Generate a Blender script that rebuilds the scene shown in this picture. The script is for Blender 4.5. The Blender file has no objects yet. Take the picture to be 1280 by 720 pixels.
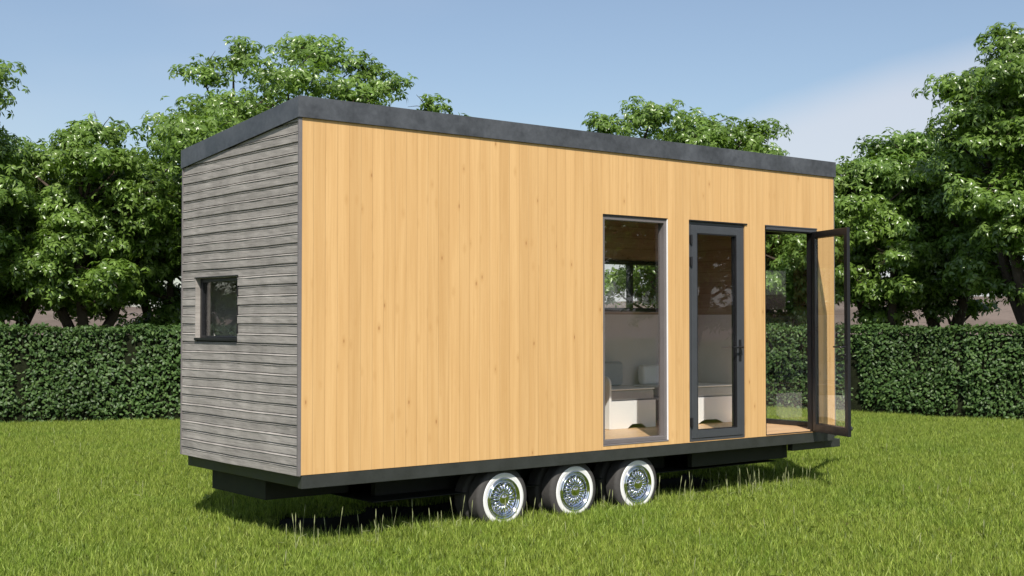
import bpy, bmesh, math, random
import numpy as np
from mathutils import Vector, Matrix
R = math.radians
S = bpy.context.scene
COL = S.collection

# ------------------------------------------------------------------ camera
YAW, PITCH = 0.67407, 0.02701
cd = bpy.data.cameras.new("camera")
cam = bpy.data.objects.new("camera", cd)
COL.objects.link(cam)
cam.location = (-5.3917, -9.6263, 1.9655)
cam.rotation_euler = (math.pi / 2 + PITCH, 0, -YAW)
cd.sensor_width = 36
cd.lens = 36 * 1600.33 / 1280
cd.clip_start = 0.1
cd.clip_end = 3000
S.camera = cam
FW = np.array([math.sin(YAW), math.cos(YAW)])
RT = np.array([math.cos(YAW), -math.sin(YAW)])
CAM = np.array([-5.3917, -9.6263])

# ------------------------------------------------------------------ light
SUN_EL = R(47)
SUN_DIR = Vector((-0.595 * math.cos(SUN_EL), -0.804 * math.cos(SUN_EL), math.sin(SUN_EL)))
ld = bpy.data.lights.new("sun", 'SUN')
ld.energy = 4.4
ld.angle = R(0.5)
ld.color = (1.0, 0.945, 0.86)
sun = bpy.data.objects.new("sun", ld)
COL.objects.link(sun)
sun.location = (-10, -16, 25)
sun.rotation_euler = SUN_DIR.to_track_quat('Z', 'Y').to_euler()

w = bpy.data.worlds.new("World")
S.world = w
w.use_nodes = True
nt = w.node_tree
nt.nodes.clear()
N = nt.nodes.new
L = nt.links.new
sky = N('ShaderNodeTexSky')
sky.sky_type = 'NISHITA'
sky.sun_disc = False
sky.sun_elevation = SUN_EL
sky.sun_rotation = math.atan2(-0.595, -0.804)
sky.air_density = 1.0
sky.dust_density = 1.0
sky.ozone_density = 1.6
tc = N('ShaderNodeTexCoord')
# thin high cloud bank: edge runs along a great circle of the sky
dp = N('ShaderNodeVectorMath'); dp.operation = 'DOT_PRODUCT'
def wray(u, v):
    F = Vector((FW[0], FW[1], 0)); U = Vector((0, 0, 1)); Rr = Vector((RT[0], RT[1], 0))
    Fp = F * math.cos(PITCH) + U * math.sin(PITCH); Up = U * math.cos(PITCH) - F * math.sin(PITCH)
    return (Fp + Rr * ((u - 640) / 1600.33) + Up * ((360 - v) / 1600.33)).normalized()
nn = wray(1280, 14).cross(wray(930, 128)).normalized()
if nn.dot(wray(1200, 200)) < 0: nn = -nn
dp.inputs[1].default_value = nn
L(tc.outputs['Generated'], dp.inputs[0])
nz = N('ShaderNodeTexNoise'); nz.inputs['Scale'].default_value = 3.0; nz.inputs['Detail'].default_value = 4; nz.inputs['Roughness'].default_value = .45
L(tc.outputs['Generated'], nz.inputs['Vector'])
m1 = N('ShaderNodeMath'); m1.operation = 'MULTIPLY_ADD'; m1.inputs[1].default_value = 0.06; m1.inputs[2].default_value = -0.032
L(nz.outputs[0], m1.inputs[0])
m2 = N('ShaderNodeMath'); m2.operation = 'ADD'
L(dp.outputs['Value'], m2.inputs[0]); L(m1.outputs[0], m2.inputs[1])
mr = N('ShaderNodeMapRange'); mr.interpolation_type = 'SMOOTHSTEP'
mr.inputs['From Min'].default_value = -0.012; mr.inputs['From Max'].default_value = 0.035
mr.inputs['To Max'].default_value = 0.62
L(m2.outputs[0], mr.inputs['Value'])
nz2 = N('ShaderNodeTexNoise'); nz2.inputs['Scale'].default_value = 2.2; nz2.inputs['Detail'].default_value = 3
mp = N('ShaderNodeMapping'); mp.inputs['Scale'].default_value = (1, 1, 3); mp.inputs['Rotation'].default_value = (0.3, 0.2, 0.5)
L(tc.outputs['Generated'], mp.inputs[0]); L(mp.outputs[0], nz2.inputs['Vector'])
mr2 = N('ShaderNodeMapRange'); mr2.interpolation_type = 'SMOOTHSTEP'
mr2.inputs['From Min'].default_value = 0.42; mr2.inputs['From Max'].default_value = 0.68
mr2.inputs['To Min'].default_value = 0.08; mr2.inputs['To Max'].default_value = 0.24
L(nz2.outputs[0], mr2.inputs['Value'])
mx = N('ShaderNodeMath'); mx.operation = 'MAXIMUM'
L(mr.outputs[0], mx.inputs[0]); L(mr2.outputs[0], mx.inputs[1])
mix = N('ShaderNodeMixRGB'); mix.inputs[2].default_value = (6.3, 6.35, 6.8, 1)
L(mx.outputs[0], mix.inputs[0]); L(sky.outputs[0], mix.inputs[1])
bg = N('ShaderNodeBackground'); bg.inputs['Strength'].default_value = 0.095
L(mix.outputs[0], bg.inputs['Color'])
wo = N('ShaderNodeOutputWorld'); L(bg.outputs[0], wo.inputs[0])

S.render.engine = 'CYCLES'
S.view_settings.view_transform = 'Standard'
S.view_settings.look = 'None'
S.view_settings.exposure = 0.35
S.view_settings.gamma = 1
S.view_settings.use_curve_mapping = False
S.cycles.max_bounces = 8
S.cycles.transparent_max_bounces = 16

# ------------------------------------------------------------------ node helper
class NB:
    def __init__(s, name):
        s.m = bpy.data.materials.new(name); s.m.use_nodes = True
        s.t = s.m.node_tree; s.t.nodes.clear()
        s.out = s.t.nodes.new('ShaderNodeOutputMaterial')
    def n(s, typ, ins=None, **kw):
        d = s.t.nodes.new('ShaderNode' + typ)
        for k, v in kw.items(): setattr(d, k, v)
        for k, v in (ins or {}).items(): s.set(d, k, v)
        return d
    def set(s, d, k, v):
        i = d.inputs[k]
        if isinstance(v, bpy.types.NodeSocket): s.t.links.new(v, i)
        elif isinstance(v, bpy.types.Node): s.t.links.new(v.outputs[0], i)
        else: i.default_value = v
    def math(s, op, a, b=0.0, c=0.0, clamp=False):
        d = s.n('Math', {0: a, 1: b, 2: c}, operation=op); d.use_clamp = clamp
        return d.outputs[0]
    def sep(s, v): return s.n('SeparateXYZ', {0: v})
    def comb(s, x, y, z): return s.n('CombineXYZ', {0: x, 1: y, 2: z}).outputs[0]
    def noise(s, vec, scale=1, detail=3, rough=.5, dist=0):
        return s.n('TexNoise', {'Vector': vec, 'Scale': scale, 'Detail': detail, 'Roughness': rough, 'Distortion': dist}).outputs[0]
    def rng(s, v, a, b, c=0., d=1., smooth=True):
        return s.n('MapRange', {'Value': v, 'From Min': a, 'From Max': b, 'To Min': c, 'To Max': d},
                   interpolation_type='SMOOTHSTEP' if smooth else 'LINEAR').outputs[0]
    def mix(s, f, a, b, mode='MIX'):
        return s.n('MixRGB', {0: f, 1: a, 2: b}, blend_type=mode).outputs[0]
    def ramp(s, f, stops):
        d = s.n('ValToRGB', {0: f}); e = d.color_ramp.elements
        while len(e) < len(stops): e.new(.5)
        for i, (p, c) in enumerate(stops): e[i].position = p; e[i].color = c4(c)
        return d.outputs[0]
    def bump(s, h, strength=.5, dist=.01):
        return s.n('Bump', {'Height': h, 'Strength': strength, 'Distance': dist}).outputs[0]
    def bsdf(s, col, rough=.5, metal=0., spec=.5, normal=None, **kw):
        d = s.n('BsdfPrincipled', {'Base Color': col if not isinstance(col, tuple) else c4(col), 'Roughness': rough, 'Metallic': metal, 'Specular IOR Level': spec})
        if normal is not None: s.set(d, 'Normal', normal)
        for k, v in kw.items(): s.set(d, k.replace('_', ' '), v)
        s.t.links.new(d.outputs[0], s.out.inputs[0])
        return d
    def obj(s): return s.n('TexCoord').outputs['Object']
    def pos(s): return s.n('NewGeometry').outputs['Position']
def c4(c): return (c[0], c[1], c[2], 1.0)

def mat_plain(name, col, rough=.5, metal=0., spec=.5, var=.12, nscale=6., bump=.15, bdist=.002):
    b = NB(name); p = b.obj()
    n1 = b.noise(p, nscale, 4, .6); n2 = b.noise(p, nscale * 9, 3, .6)
    f = b.math('ADD', b.math('MULTIPLY', n1, .7), b.math('MULTIPLY', n2, .3))
    k = b.rng(f, .3, .7, 1 - var, 1 + var, False)
    colr = b.mix(1.0, c4(col), b.comb(k, k, k), 'MULTIPLY')
    rr = b.rng(n1, .3, .7, max(0.02, rough - .08), min(1, rough + .08), False)
    b.bsdf(colr, rr, metal, spec, b.bump(n2, bump, bdist))
    return b.m

# wood boards; axis: 'x' boards counted along x (vertical boards), 'z' counted along z ...
def mat_wood(name, base, light, dark, knot, pitch, count='x', run='z', rough=.55, gap=.0022, knots=1., spec=.35, gdark=.55):
    b = NB(name); p = b.obj(); sp = b.sep(p)
    ax = {'x': sp.outputs[0], 'y': sp.outputs[1], 'z': sp.outputs[2]}
    u, v = ax[count], ax[run]
    other = [k for k in 'xyz' if k not in (count, run)][0]
    uo = u; v = b.math('ADD', v, ax[other])
    s = b.math('DIVIDE', uo, pitch)
    idx = b.math('FLOOR', s); fr = b.math('FRACT', s)
    wn = b.n('TexWhiteNoise', {'W': idx}, noise_dimensions='1D').outputs['Value']
    off = b.math('MULTIPLY', wn, 57.0)
    vv = b.math('ADD', v, off)
    # fibres
    g1 = b.noise(b.comb(b.math('MULTIPLY', uo, 55.), b.math('MULTIPLY', vv, 1.1), off), 1, 4, .6, .4)
    g2 = b.noise(b.comb(b.math('MULTIPLY', uo, 14.), b.math('MULTIPLY', vv, .55), off), 1, 3, .5, .8)
    g3 = b.noise(b.comb(b.math('MULTIPLY', uo, 180.), b.math('MULTIPLY', vv, 5.), off), 1, 2, .5)
    # knots
    kv = b.comb(b.math('MULTIPLY', uo, 8.), b.math('MULTIPLY', vv, 3.4), off)
    vor = b.n('TexVoronoi', {'Vector': kv, 'Scale': 1.0, 'Randomness': 1.0})
    ksel = b.math('GREATER_THAN', b.sep(vor.outputs['Color']).outputs[0], 1 - .74 * knots)
    kd = b.math('ADD', vor.outputs['Distance'], b.math('MULTIPLY', b.math('SUBTRACT', g1, .5), .05))
    km = b.math('MULTIPLY', b.rng(kd, .025, .09, 1., 0.), ksel)
    kring = b.math('MULTIPLY', b.rng(kd, .07, .26, .42, 0.), ksel)
    c = b.mix(b.rng(g2, .3, .72), c4(base), c4(light))
    c = b.mix(b.math('MULTIPLY', b.rng(g1, .45, .78), .50), c, c4(dark))
    c = b.mix(b.math('MULTIPLY', b.rng(g3, .5, .8), .18), c, c4(dark))
    tone = b.rng(wn, 0, 1, .945, 1.035, False)
    c = b.mix(1., c, b.comb(tone, b.math('POWER', tone, 1.15), b.math('POWER', tone, 1.4)), 'MULTIPLY')
    c = b.mix(kring, c, c4(dark))
    c = b.mix(b.math('MULTIPLY', km, .78), c, c4(knot))
    e = b.math('MINIMUM', fr, b.math('SUBTRACT', 1., fr))
    em = b.rng(e, gap * .5 / pitch, gap * 1.6 / pitch, 1., 0.)
    c = b.mix(b.math('MULTIPLY', em, gdark), c, c4([x * .35 for x in knot]))
    h = b.math('SUBTRACT', b.math('MULTIPLY', g1, .08), em)
    b.bsdf(c, b.rng(g2, .3, .7, rough - .06, rough + .08, False), 0, spec, b.bump(h, .5, .003))
    return b.m

def mat_siding():
    b = NB('grey weathered lap siding'); p = b.obj(); sp = b.sep(p)
    y, z = sp.outputs[1], sp.outputs[2]
    idx = b.math('FLOOR', b.math('DIVIDE', z, .0865))
    wn = b.n('TexWhiteNoise', {'W': idx}, noise_dimensions='1D').outputs['Value']
    off = b.math('MULTIPLY', wn, 31.)
    yy = b.math('ADD', y, off)
    g = b.noise(b.comb(b.math('MULTIPLY', yy, 2.2), b.math('MULTIPLY', z, 60.), off), 1, 5, .65, .5)
    g2 = b.noise(b.comb(b.math('MULTIPLY', yy, 9.), b.math('MULTIPLY', z, 170.), off), 1, 3, .6)
    big = b.noise(p, 3.2, 4, .6)  # blotches painted in for leaf shade cast on the boards
    c = b.ramp(g, [(.25, (.255, .235, .214)), (.5, (.342, .317, .292)), (.75, (.415, .389, .361))])
    c = b.mix(b.math('MULTIPLY', b.rng(g2, .45, .75), .45), c, c4((.17, .155, .145)))
    t = b.math('MULTIPLY', b.rng(big, .3, .7, .80, 1.15, False), b.rng(wn, 0, 1, .9, 1.08, False))
    c = b.mix(1., c, b.comb(t, t, t), 'MULTIPLY')
    # butt joints
    js = b.math('FRACT', b.math('DIVIDE', yy, 1.37))
    jm = b.rng(js, .0, .003, 1., 0.)
    c = b.mix(b.math('MULTIPLY', jm, .5), c, c4((.07, .065, .06)))
    b.bsdf(c, .75, 0, .25, b.bump(b.math('ADD', g, b.math('MULTIPLY', g2, .5)), .45, .004))
    return b.m

def mat_leaf(name, c_dark, c_mid, c_light, rough=.42, trans=.35, spec=.5):
    b = NB(name)
    at = b.n('Attribute', attribute_name='tone').outputs['Fac']
    col = b.ramp(at, [(0., c_dark), (.5, c_mid), (1., c_light)])
    big = b.noise(b.pos(), 1.1, 2, .5)
    k = b.rng(big, .3, .7, .82, 1.18, False)
    col = b.mix(1., col, b.comb(k, k, b.math('MULTIPLY', k, .95)), 'MULTIPLY')
    p = b.bsdf(col, rough, 0, spec)
    tr = b.n('BsdfTranslucent', {0: b.mix(1., col, (1.25, 1.3, .55, 1), 'MULTIPLY')})
    ms = b.n('MixShader', {0: trans, 1: p.outputs[0], 2: tr.outputs[0]})
    b.t.links.new(ms.outputs[0], b.out.inputs[0])
    return b.m

def mat_glass(name, tint=(.985, .99, .985), boost=1.0, base=.0):
    b = NB(name)
    ge = b.n('NewGeometry')
    c = b.math('ABSOLUTE', b.n('VectorMath', {0: ge.outputs['Normal'], 1: ge.outputs['Incoming']}, operation='DOT_PRODUCT').outputs['Value'])
    fr = b.math('MULTIPLY_ADD', b.math('POWER', b.math('SUBTRACT', 1., c, clamp=True), 5.), .957, .043)
    f = b.math('MULTIPLY_ADD', fr, boost, base, clamp=True)
    wav = b.noise(b.obj(), 1.3, 1, .5)
    g = b.n('BsdfGlossy', {'Color': (1, 1, 1, 1), 'Roughness': .0, 'Normal': b.bump(wav, .06, .02)})
    t = b.n('BsdfTransparent', {'Color': c4(tint)})
    ms = b.n('MixShader', {0: f, 1: t.outputs[0], 2: g.outputs[0]})
    b.t.links.new(ms.outputs[0], b.out.inputs[0])
    return b.m

M = {}
M['pine'] = mat_wood('vertical pine cladding', (.640, .388, .162), (.70, .442, .195), (.54, .305, .112), (.36, .17, .06), .1195, 'x', 'z', gap=.0016, gdark=.30)
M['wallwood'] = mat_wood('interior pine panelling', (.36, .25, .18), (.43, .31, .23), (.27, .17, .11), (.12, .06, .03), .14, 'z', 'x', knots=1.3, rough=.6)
M['palewall'] = mat_plain('pale mauve grey wall panel', (.74, .69, .69), .6, var=.05, nscale=3)
M['floorwood'] = mat_wood('pale pine floorboards', (.66, .42, .22), (.74, .49, .28), (.52, .30, .14), (.34, .16, .06), .12, 'y', 'x', knots=.5, rough=.35)
M['siding'] = mat_siding()
M['darkwall'] = mat_plain('dark brown bathroom panel', (.055, .048, .044), .6, var=.1)
M['plaster'] = mat_plain('white interior paint', (.74, .73, .71), .7, var=.04)
M['metal_roof'] = mat_plain('weathered charcoal roof metal', (.066, .071, .080), .40, 0., .5, var=.6, nscale=2.6, bump=.1)
M['charcoal'] = mat_plain('charcoal frame paint', (.056, .060, .068), .38, 0., .5, var=.08)
M['black'] = mat_plain('black frame paint', (.012, .012, .014), .35, 0., .5, var=.1)
M['brownframe'] = mat_plain('dark red brown inner frame', (.050, .022, .018), .4, 0., .5, var=.15)
M['greyframe'] = mat_plain('grey frame paint', (.15, .135, .135), .45, var=.06)
M['trim'] = mat_plain('grey corner trim', (.17, .155, .155), .5, var=.12)
M['chassis'] = mat_plain('matt black trailer paint', (.035, .038, .036), .38, 0., .45, var=.25, nscale=4)
M['chassis_in'] = mat_plain('dull black trailer steel', (.018, .020, .015), .6, 0., .3, var=.2)
M['rubber'] = mat_plain('tyre rubber', (.062, .059, .057), .75, 0., .25, var=.15, nscale=30, bump=.4)
M['whitewall'] = mat_plain('whitewall rubber', (.78, .78, .76), .5, var=.03)
M['chrome'] = mat_plain('polished chrome', (.80, .82, .86), .06, 1., .5, var=.03, bump=.02)
M['chrome_dark'] = mat_plain('dark wheel recess', (.05, .055, .06), .25, .8, .5, var=.1)
M['white'] = mat_plain('white furniture lacquer', (.88, .88, .88), .4, var=.02)
M['mattress'] = mat_plain('grey mattress cloth', (.46, .46, .47), .9, var=.08, nscale=20)
M['darkcloth'] = mat_plain('slate grey cushion cloth', (.48, .48, .52), .9, var=.08, nscale=20)
M['glass'] = mat_glass('clear window glass', boost=1.35)
M['bark'] = mat_plain('brown grey bark', (.085, .065, .050), .85, 0., .2, var=.4, nscale=7, bump=.9, bdist=.03)
M['leaf'] = mat_leaf('broad tree leaves', (.085, .150, .026), (.165, .270, .052), (.28, .40, .115), rough=.30, trans=.42, spec=.75)
M['leaf_b'] = mat_leaf('darker tree leaves', (.076, .145, .028), (.148, .255, .052), (.245, .365, .100), rough=.30, trans=.42, spec=.75)
M['hedge'] = mat_leaf('hedge leaves', (.030, .065, .018), (.060, .115, .030), (.115, .180, .056), rough=.45, trans=.22, spec=.32)
M['hedge_core'] = mat_plain('hedge twigs', (.018, .022, .010), .9, 0., .1, var=.5, nscale=12, bump=.9, bdist=.03)
M['grass'] = mat_leaf('meadow grass blades', (.085, .125, .016), (.155, .225, .028), (.26, .325, .060), rough=.5, trans=.30, spec=.3)
M['seed'] = mat_plain('pale grass seed heads', (.27, .29, .14), .8, 0., .2, var=.2)

# ------------------------------------------------------------------ object helpers
def tag(o, label=None, cat=None, group=None, kind=None):
    if label: o['label'] = label
    if cat: o['category'] = cat
    if group: o['group'] = group
    if kind: o['kind'] = kind
    return o
def empty(name, loc=(0, 0, 0), rz=0., **kw):
    o = bpy.data.objects.new(name, None); COL.objects.link(o)
    o.location = loc; o.rotation_euler = (0, 0, rz); o.empty_display_size = .3
    return tag(o, **kw)
def link(name, me, mat, parent=None, loc=None):
    if mat is not None and not me.materials: me.materials.append(mat)
    o = bpy.data.objects.new(name, me); COL.objects.link(o)
    if parent: o.parent = parent
    if loc: o.location = loc
    return o
def bevel(o, w=.004, seg=2):
    m = o.modifiers.new('bevel', 'BEVEL'); m.width = w; m.segments = seg; m.limit_method = 'ANGLE'; m.angle_limit = R(40)
    return o
class MB:
    def __init__(s): s.b = bmesh.new()
    def box(s, x0, x1, y0, y1, z0, z1):
        v = [s.b.verts.new(p) for p in ((x0, y0, z0), (x1, y0, z0), (x1, y1, z0), (x0, y1, z0), (x0, y0, z1), (x1, y0, z1), (x1, y1, z1), (x0, y1, z1))]
        for f in ((0, 3, 2, 1), (4, 5, 6, 7), (0, 1, 5, 4), (1, 2, 6, 5), (2, 3, 7, 6), (3, 0, 4, 7)):
            s.b.faces.new([v[i] for i in f])
        return s
    def prism(s, pts, axis, a, b):
        """closed polygon pts (2d) extruded along axis between a and b"""
        def P(q, t):
            if axis == 'x': return (t, q[0], q[1])
            if axis == 'y': return (q[0], t, q[1])
            return (q[0], q[1], t)
        A = [s.b.verts.new(P(q, a)) for q in pts]; B = [s.b.verts.new(P(q, b)) for q in pts]
        n = len(pts)
        s.b.faces.new(A[::-1]); s.b.faces.new(B)
        for i in range(n): s.b.faces.new((A[i], A[(i + 1) % n], B[(i + 1) % n], B[i]))
        return s
    def lathe(s, prof, seg=48, centre=(0, 0, 0)):
        """prof: (radius, y) pairs revolved about the y axis"""
        rings = []
        for r, y in prof:
            rings.append([s.b.verts.new((centre[0] + r * math.cos(2 * math.pi * k / seg), centre[1] + y, centre[2] + r * math.sin(2 * math.pi * k / seg))) for k in range(seg)])
        for a, b in zip(rings, rings[1:]):
            for k in range(seg): s.b.faces.new((a[k], a[(k + 1) % seg], b[(k + 1) % seg], b[k]))
        return s
    def tube(s, pts, rads, seg=6):
        rings = []
        pts = [Vector(p) for p in pts]
        for i, p in enumerate(pts):
            d = (pts[min(i + 1, len(pts) - 1)] - pts[max(i - 1, 0)]).normalized()
            a = d.orthogonal().normalized(); c = d.cross(a)
            rings.append([s.b.verts.new(p + (a * math.cos(2 * math.pi * k / seg) + c * math.sin(2 * math.pi * k / seg)) * rads[i]) for k in range(seg)])
        for a, b in zip(rings, rings[1:]):
            for k in range(seg): s.b.faces.new((a[k], a[(k + 1) % seg], b[(k + 1) % seg], b[k]))
        s.b.faces.new(rings[0][::-1]); s.b.faces.new(rings[-1])
        return s
    def build(s, name, mat, parent=None, smooth=False, bev=0):
        bmesh.ops.recalc_face_normals(s.b, faces=s.b.faces)
        me = bpy.data.meshes.new(name); s.b.to_mesh(me); s.b.free()
        if smooth:
            for f in me.polygons: f.use_smooth = True
        o = link(name, me, mat, parent)
        if bev: bevel(o, bev)
        return o
def np_mesh(name, verts, tris, tone=None):
    """verts (n,3), faces (m,k) with k=3 or 4"""
    k = tris.shape[1]
    me = bpy.data.meshes.new(name)
    me.vertices.add(len(verts)); me.vertices.foreach_set('co', verts.astype(np.float32).ravel())
    me.loops.add(tris.size); me.loops.foreach_set('vertex_index', tris.astype(np.int32).ravel())
    me.polygons.add(len(tris)); me.polygons.foreach_set('loop_start', np.arange(0, tris.size, k, dtype=np.int32))
    if tone is not None:
        a = me.attributes.new('tone', 'FLOAT', 'POINT'); a.data.foreach_set('value', tone.astype(np.float32))
    me.update(calc_edges=True)
    return me
def wall_holes(mb, u0, u1, z0, z1, t0, t1, holes, axis='x'):
    """wall slab spanning u along axis, thickness t0..t1, with rectangular holes; cut in non-overlapping strips"""
    us = sorted({u0, u1, *[h[0] for h in holes], *[h[1] for h in holes]})
    for a, b in zip(us, us[1:]):
        hs = sorted([(h[2], h[3]) for h in holes if h[0] <= a + 1e-6 and h[1] >= b - 1e-6])
        z = z0; segs = []
        for h0, h1 in hs:
            if h0 > z + 1e-6: segs.append((z, h0))
            z = h1
        if z < z1 - 1e-6: segs.append((z, z1))
        for s0, s1 in segs:
            if axis == 'x': mb.box(a, b, t0, t1, s0, s1)
            else: mb.box(t0, t1, a, b, s0, s1)

# ------------------------------------------------------------------ ground, hills
def ground():
    rs = np.array([0, 6, 12, 18, 24, 30, 40, 60, 100, 150, 180, 210, 260, 340, 500, 900, 1600.])
    na = 96; V = [(0, 0, 0)]; F = []
    me = bpy.data.meshes.new('ground'); b = bmesh.new()
    rng = np.random.default_rng(5)
    c = b.verts.new((4, 0, 0)); prev = None
    for r in rs[1:]:
        ring = [b.verts.new((4 + r * math.cos(2 * math.pi * k / na), r * math.sin(2 * math.pi * k / na), 0.)) for k in range(na)]
        for k in range(na):
            if prev is None: b.faces.new((c, ring[k], ring[(k + 1) % na]))
            else: b.faces.new((prev[k], ring[k], ring[(k + 1) % na], prev[(k + 1) % na]))
        prev = ring
    b.to_mesh(me); b.free()
    g = NB('meadow soil and turf'); p = g.pos()
    n1 = g.noise(p, 1.5, 5, .6); n2 = g.noise(p, 25, 4, .7)
    c = g.ramp(n2, [(.3, (.035, .050, .012)), (.55, (.070, .105, .018)), (.8, (.11, .15, .03))])
    c = g.mix(g.rng(n1, .35, .7, 0, .5), c, (.075, .075, .03, 1))
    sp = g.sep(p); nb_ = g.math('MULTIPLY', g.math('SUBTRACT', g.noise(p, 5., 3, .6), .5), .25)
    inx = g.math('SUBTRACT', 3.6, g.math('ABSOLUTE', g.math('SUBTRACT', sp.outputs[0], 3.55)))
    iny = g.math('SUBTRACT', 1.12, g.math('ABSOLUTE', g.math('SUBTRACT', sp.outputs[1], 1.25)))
    shade_mask = g.rng(g.math('ADD', g.math('MINIMUM', inx, iny), nb_), -.08, .08)
    c = g.mix(shade_mask, c, (.014, .011, .008, 1))  # near-black footprint painted in to deepen the shade under the house
    g.bsdf(c, .9, 0, .2, g.bump(n2, .8, .03))
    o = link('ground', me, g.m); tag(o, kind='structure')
ground()

def hills():
    b = bmesh.new(); na = 240; rings = []
    rng = random.Random(3)
    ph = [rng.uniform(0, 6.3) for _ in range(8)]
    def h(a):
        return 6.4 + sum(math.sin(a * f + ph[i]) * s for i, (f, s) in enumerate([(3, .9), (7, .7), (13, .5), (29, .25), (61, .15)]))
    prof = [(150, -.3), (165, .22), (185, .6), (215, .9), (250, 1.0), (330, .8), (420, -.2)]
    for r, k in prof:
        rings.append([b.verts.new((4 + r * math.cos(2 * math.pi * i / na), r * math.sin(2 * math.pi * i / na), h(2 * math.pi * i / na) * k if k > 0 else k)) for i in range(na)])
    for A, B in zip(rings, rings[1:]):
        for i in range(na): b.faces.new((A[i], B[i], B[(i + 1) % na], A[(i + 1) % na]))
    me = bpy.data.meshes.new('hills'); b.to_mesh(me); b.free()
    for f in me.polygons: f.use_smooth = True
    g = NB('dry heath hillside'); p = g.pos()
    n1 = g.noise(p, .06, 5, .6); n2 = g.noise(p, .9, 5, .7)
    c = g.mix(g.rng(n1, .35, .65), (.135, .105, .085, 1), (.19, .150, .125, 1))
    c = g.mix(g.rng(n2, .45, .75, 0, .6), c, (.10, .085, .07, 1))
    g.bsdf(c, .95, 0, .1)
    tag(link('hills', me, g.m), kind='structure')
hills()

# ------------------------------------------------------------------ the tiny house
ZB = 0.67
W_, L_ = 2.339, 7.265
HF, HR = 3.05, 2.834
house = empty('tiny_house', (0, 0, ZB), label='tiny house on a black trailer with pine front, grey siding and sloping charcoal roof', cat='tiny house')
ZH = 2.408
T = .11
def zroof(y): return HF + (HR - HF) * y / W_

# front wall: outer cladding panel + inner lining
holes_f = [(3.486, 4.431, .035, ZH), (4.752, 5.661, .004, ZH), (6.003, 6.905, .004, ZH)]
mb = MB(); wall_holes(mb, .007, L_, 0, HF, 0, .055, holes_f)
mb.build('front_wall', M['pine'], house)
mb = MB(); wall_holes(mb, .06, L_ - .06, .03, HF - .06, .0565, T, holes_f)
mb.build('wall_lining', M['plaster'], house)
# rear wall with a long ribbon window
holes_b = [(5.15, 6.85, 1.43, 2.09)]
mb = MB(); wall_holes(mb, .022, L_, 0, HR - .02, W_ - .05, W_, holes_b)
mb.build('rear_wall', M['pine'], house)
mb = MB(); wall_holes(mb, 2.62, L_ - .06, 1.40, HR - .05, W_ - .11, W_ - .052, holes_b)
mb.build('rear_lining', M['wallwood'], house)
mb = MB(); mb.box(2.62, L_ - .06, W_ - .112, W_ - .052, .03, 1.399)
mb.build('rear_lining', M['palewall'], house)
mb = MB(); mb.box(.06, 2.56, W_ - .11, W_ - .052, .03, HR - .05)
mb.build('rear_lining', M['plaster'], house)
mb = MB(); mb.box(2.56, 2.62, .111, W_ - .051, .03, HR - .05)
mb.build('partition', M['darkwall'], house)

# left end: real lap boards
WY0, WY1, WZ0, WZ1 = 1.144, 2.038, 1.122, 1.731
def siding():
    b = bmesh.new(); pitch = .0865; rnd = random.Random(4)
    nrow = int(3.1 / pitch) + 1
    for i in range(nrow):
        z0 = -.012 + i * pitch; z1 = z0 + pitch
        segs = [(0.0, W_)]
        if z0 < WZ1 - .02 and z1 > WZ0 + .02: segs = [(0.0, WY0), (WY1, W_)]
        deep = .019 if i % 2 else .011
        for a, c in segs:
            n = max(2, int((c - a) / .12))
            prof = [(-.002, .0), (-deep, .003), (-deep, pitch * .45), (-deep, pitch * .78), (-deep - .005, pitch * .825), (-deep * .55, pitch * .90), (-deep * .40, pitch * .925), (-.004, pitch * .99)]
            rows = []
            for k in range(n + 1):
                y = a + (c - a) * k / n
                wob = .0020 * math.sin(y * 3.3 + i * .35) + .0009 * math.sin(y * 9 + i * .8)
                rows.append([b.verts.new((x + rnd.uniform(-.0012, .0012), y, z0 + zz + wob)) for x, zz in prof])
            for A, B in zip(rows, rows[1:]):
                for q in range(len(prof) - 1): b.faces.new((A[q], A[q + 1], B[q + 1], B[q]))
            for Rr in (rows[0], rows[-1]):
                b.faces.new(Rr)
    # cut along roof slope
    geom = b.verts[:] + b.edges[:] + b.faces[:]
    nrm = Vector((0, HF - HR, W_)).normalized()
    bmesh.ops.bisect_plane(b, geom=geom, plane_co=(0, 0, HF - .004), plane_no=nrm, clear_outer=True)
    bmesh.ops.recalc_face_normals(b, faces=b.faces)
    me = bpy.data.meshes.new('end_siding'); b.to_mesh(me); b.free()
    o = link('end_siding', me, M['siding'], house)
    # backing board
siding()
def end_slab(name, x0, x1, y0, y1, zb, mat, hole=None, dz=0.):
    ys = sorted({y0, y1} | ({hole[0], hole[1]} if hole else set()))
    m = MB()
    for a, c in zip(ys, ys[1:]):
        ta, tb = zroof(a) + dz, zroof(c) + dz
        if hole and hole[0] <= a + 1e-6 and hole[1] >= c - 1e-6:
            if hole[2] > zb: m.prism([(a, zb), (c, zb), (c, hole[2]), (a, hole[2])], 'x', x0, x1)
            m.prism([(a, hole[3]), (c, hole[3]), (c, tb), (a, ta)], 'x', x0, x1)
        else:
            m.prism([(a, zb), (c, zb), (c, tb), (a, ta)], 'x', x0, x1)
    return m.build(name, mat, house)
end_slab('end_wall', .001, .058, .0555, W_ - .0505, .0, M['chassis_in'], (WY0, WY1, WZ0, WZ1), -.005)
end_slab('end_lining', .0595, .11, .111, W_ - .111, .031, M['plaster'], (WY0, WY1, WZ0, WZ1), -.06)
EY0, EY1 = .26, 1.17
end_slab('end_wall', L_ - .058, L_ - .001, .056, W_ - .0505, .0, M['pine'], (EY0, EY1, .03, 2.46), -.02)
end_slab('end_lining', L_ - .11, L_ - .0595, .111, W_ - .113, 1.40, M['wallwood'], (EY0, EY1, 1.40, 2.46), -.06)
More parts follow.
